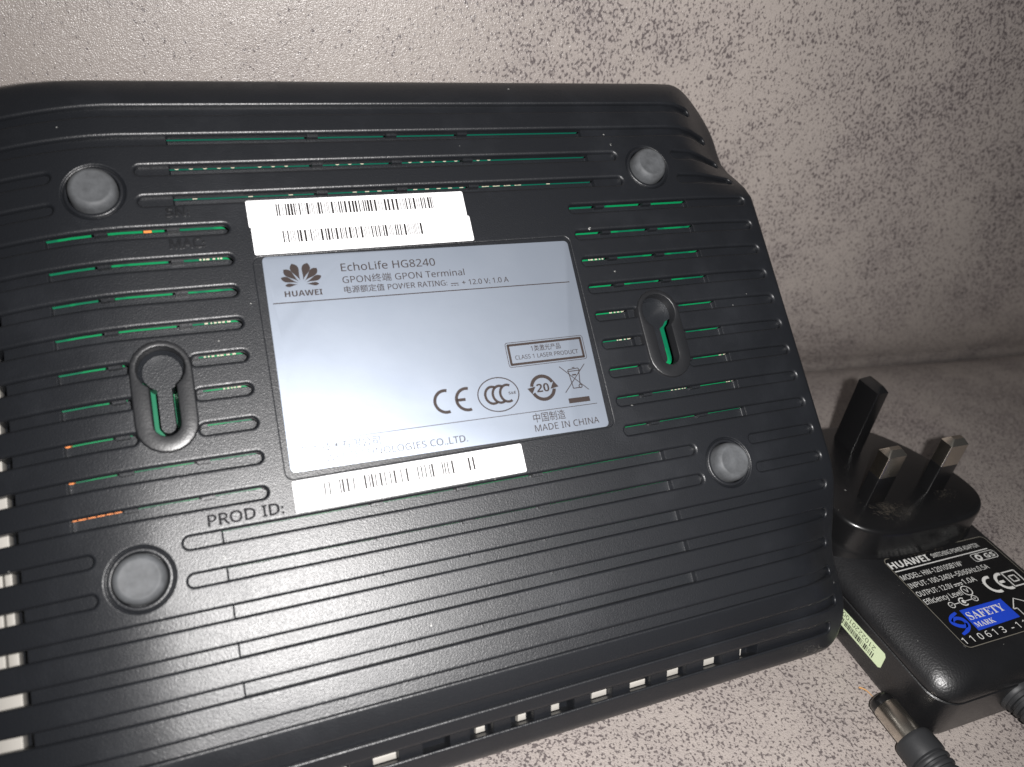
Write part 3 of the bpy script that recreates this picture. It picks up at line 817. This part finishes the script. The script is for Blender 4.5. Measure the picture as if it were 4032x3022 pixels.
ring(mb, 14.1, -30.75, .8, .55, zp, n=20); text(mb, 'GS', 16.3, 19.9, -31.5, 1.5, zp, style='bold')
for a, b_ in (((11.2, -44.6), (8.1, -47.4)), ((8.1, -47.4), (9.4, -47.4)), ((9.4, -47.4), (9.4, -50.2)), ((9.4, -50.2), (14, -50.2)), ((14, -50.2), (14, -47.4)), ((14, -47.4), (15.2, -47.4)), ((15.2, -47.4), (11.2, -44.6))): line(mb, *a, *b_, .25, zp)
x = -14.0
for ch in '110613':
    text(mb, ch, x, x + (0.75 if ch == '1' else 1.35), -52.5, 1.75, zp); x += 2.55
text(mb, '-', 2.1, 3.0, -52.5, 1.75, zp); text(mb, '1', 4.3, 5.05, -52.5, 1.75, zp); text(mb, '1', 6.8, 7.5, -52.5, 1.75, zp)
mb.build('printed_text', M['white_ink'], al, **ak)
mb = MB(); mb.poly([(-7.2, -50.2), (7.6, -49.8), (7.5, -43.8), (-7.1, -43.9)], zp)
def ribbon(P, w):
    P = catmull_open(P); A = []; B = []
    for i, p in enumerate(P):
        d = (P[min(i + 1, len(P) - 1)] - P[max(i - 1, 0)]).normalized(); n = Vector((-d.y, d.x))
        ww = w * (0.55 + 0.45 * math.sin(math.pi * i / (len(P) - 1))) 
        A.append((*(p + n * ww / 2), zp)); B.append((*(p - n * ww / 2), zp))
    mb.quadstrip(A, B, smooth=False, flip=True)
def catmull_open(P, n=5):
    out = []
    for i in range(len(P) - 1):
        p0 = Vector(P[max(i - 1, 0)]); p1 = Vector(P[i]); p2 = Vector(P[i + 1]); p3 = Vector(P[min(i + 2, len(P) - 1)])
        for j in range(n):
            u = j / n
            out.append(0.5 * ((2 * p1) + (p2 - p0) * u + (2 * p0 - 5 * p1 + 4 * p2 - p3) * u * u + (3 * p1 - p0 - 3 * p2 + p3) * u ** 3))
    out.append(Vector(P[-1])); return out
ribbon([(-8.6, -44.2), (-10.8, -44.9), (-12.1, -46.3), (-11.2, -47.6), (-9.4, -48.2), (-8.6, -47.4)], 1.15)
ribbon([(-11.9, -46.2), (-10.2, -45.6), (-8.6, -46.3), (-8.5, -48.0), (-10.0, -49.3), (-12.3, -50.0)], 1.15)
sm = mb.build('safety_mark', M['blue_ink'], al, **ak)
mb = MB(); zq = zp + 0.05
def serif(body, x0, x1, y, cap):
    text(mb, body, x0, x1, y, cap, zq, style='serif')
serif('SAFETY', -6.5, 5.8, -47.1, 2.25); serif('MARK', -6.7, -0.2, -49.35, 1.45)
mb.build('safety_mark_lettering', M['white_ink'], al, **ak)
# small barcode sticker on its left flank
mb = MB()
def side(y, z, o=0.0): return (-26.86 - o, y, z)
pts = [(-24.0, -24.6), (-44.3, -24.2), (-44.9, -23.6), (-44.7, -19.9), (-44.1, -19.2), (-24.0, -20.2)]
mb.add([side(y, z) for y, z in pts] + [side(y, z, -.1) for y, z in pts], [tuple(range(6))] + [(i, (i + 1) % 6, 6 + (i + 1) % 6, 6 + i) for i in range(6)])
st = mb.build('barcode_sticker', M['lime_paper'], ADAPTER, **ak)
mb = MB(); rnd = random.Random(5); y = -41.8
while y < -25:
    w = rnd.choice((.1, .14, .28, .36)); mb.add([side(y, -23.75, .05), side(y + w, -23.75, .05), side(y + w, -22.05, .05), side(y, -22.05, .05)], [(0, 1, 2, 3)]); y += w + rnd.choice((.14, .2, .34))
V, Fs = glyphs('2102220100AF')
a0 = min(v[0] for v in V); a1 = max(v[0] for v in V)
mb.add([side(-41.5 + (v[0] - a0) / (a1 - a0) * 14.6, -20.15 - v[1] * 1.9, .05) for v in V], Fs)
mb.build('barcode_print', M['ink'], st, **ak)
# cable boot on the front
mb = MB()
def tube_y(mb, cx, cz, prof, n=24, cap0=False, cap1=True):
    Ls = [[(cx + r * math.cos(2 * math.pi * i / n), y, cz + r * math.sin(2 * math.pi * i / n)) for i in range(n)] for y, r in prof]
    mb.loops(Ls, smooth=True, cap_end=cap1, cap_start=cap0)
pr = [(-61.5, 5.2), (-62.6, 5.2), (-63.0, 4.9)]
y = -63.0
for i in range(6): pr += [(y, 4.6 - .25 * i), (y - .9, 4.6 - .25 * i), (y - 1.0, 3.7 - .25 * i), (y - 1.7, 3.7 - .25 * i), (y - 1.8, 4.5 - .25 * i)]; y -= 1.8
tube_y(mb, 0.9, -21.5, pr); mb.build('cable_boot', M['rubber_dark'], ADAPTER, sharp=40, **ak)

# ------------------------------------------------------------------ the lead's barrel plug lying beside the adapter
PLUG = empty('barrel_plug', Matrix.Translation((-0.0324, -0.062, 0.0)))
tag(PLUG, 'low-voltage barrel plug with metal sleeve and ribbed black grip beside the adapter', 'plug')
po = (-32.4, -62.0, 0.0)
def part(name, mat, prof, **k2):
    mb = MB(); tube_y(mb, -32.4, 4.8, prof, 32, **k2); return mb.build(name, mat, PLUG, off=po, sharp=35)
part('insulating_tip', M['gloss'], [(-51.6, 1.2), (-51.0, 1.5), (-51.1, 2.3), (-51.5, 2.75), (-52.2, 2.95), (-53.6, 2.95)], cap1=False)
part('metal_sleeve', M['nickel'], [(-53.5, 3.0), (-53.7, 3.12), (-62.4, 3.12)], cap1=False)
part('grip', M['rubber_dark'], [(-62.1, 3.2), (-62.1, 4.2), (-62.5, 4.5), (-63.2, 4.62), (-66.4, 4.7), (-67.4, 4.6), (-67.7, 4.0), (-96, 2.6)], cap1=True)
for i in range(9):
    y = -68.0 - 1.75 * i; r = 4.5 - .12 * i
    part('grip_ridge', M['rubber_dark'], [(y, r - .8), (y - .1, r - .1), (y - .35, r + .05), (y - .85, r + .05), (y - 1.1, r - .1), (y - 1.2, r - .8)], cap1=False)
mb = MB()
P = [Vector((-32.4, -88, 4.8)), Vector((-32.6, -110, 3.6)), Vector((-30, -140, 2.4)), Vector((-18, -165, 2.4)), Vector((0, -172, 2.4)), Vector((14, -155, 2.4)), Vector((12, -125, 2.6)), Vector((4, -95, 5.0)), Vector((0.9, -78, 8.4)), Vector((0.9, -72, 8.5))]
C_ = catmull_open(P, 8); Ls = []
for i, p in enumerate(C_):
    d = (C_[min(i + 1, len(C_) - 1)] - C_[max(i - 1, 0)]).normalized(); u = d.cross(Vector((0, 0, 1))).normalized(); v = u.cross(d)
    Ls.append([tuple(p + (u * math.cos(k * math.pi / 6) + v * math.sin(k * math.pi / 6)) * 2.2) for k in range(12)])
mb.loops(Ls, smooth=True); mb.build('cable', M['rubber_dark'], PLUG, off=po, sharp=0)

# ------------------------------------------------------------------ a bit of straw on the seat
mb = MB(); P = catmull_open([Vector((-31.2, -45.2, .4)), Vector((-30.2, -46.6, .7)), Vector((-29.6, -48.6, .4))], 5); Ls = []
for i, p in enumerate(P):
    r = 0.28 * (1 - 0.8 * i / (len(P) - 1)); Ls.append([(p.x + r * math.cos(k * 1.2566), p.y + .3 * r * math.sin(k * 1.2566), p.z + r * math.sin(k * 1.2566)) for k in range(5)])
mb.loops(Ls, smooth=True, cap_end=True, cap_start=True)
o_ = mb.build('straw_crumb', M['straw'], None, sharp=0, merge=0)
tag(o_, 'tiny orange straw crumb on the sofa seat left of the adapter', 'crumb')
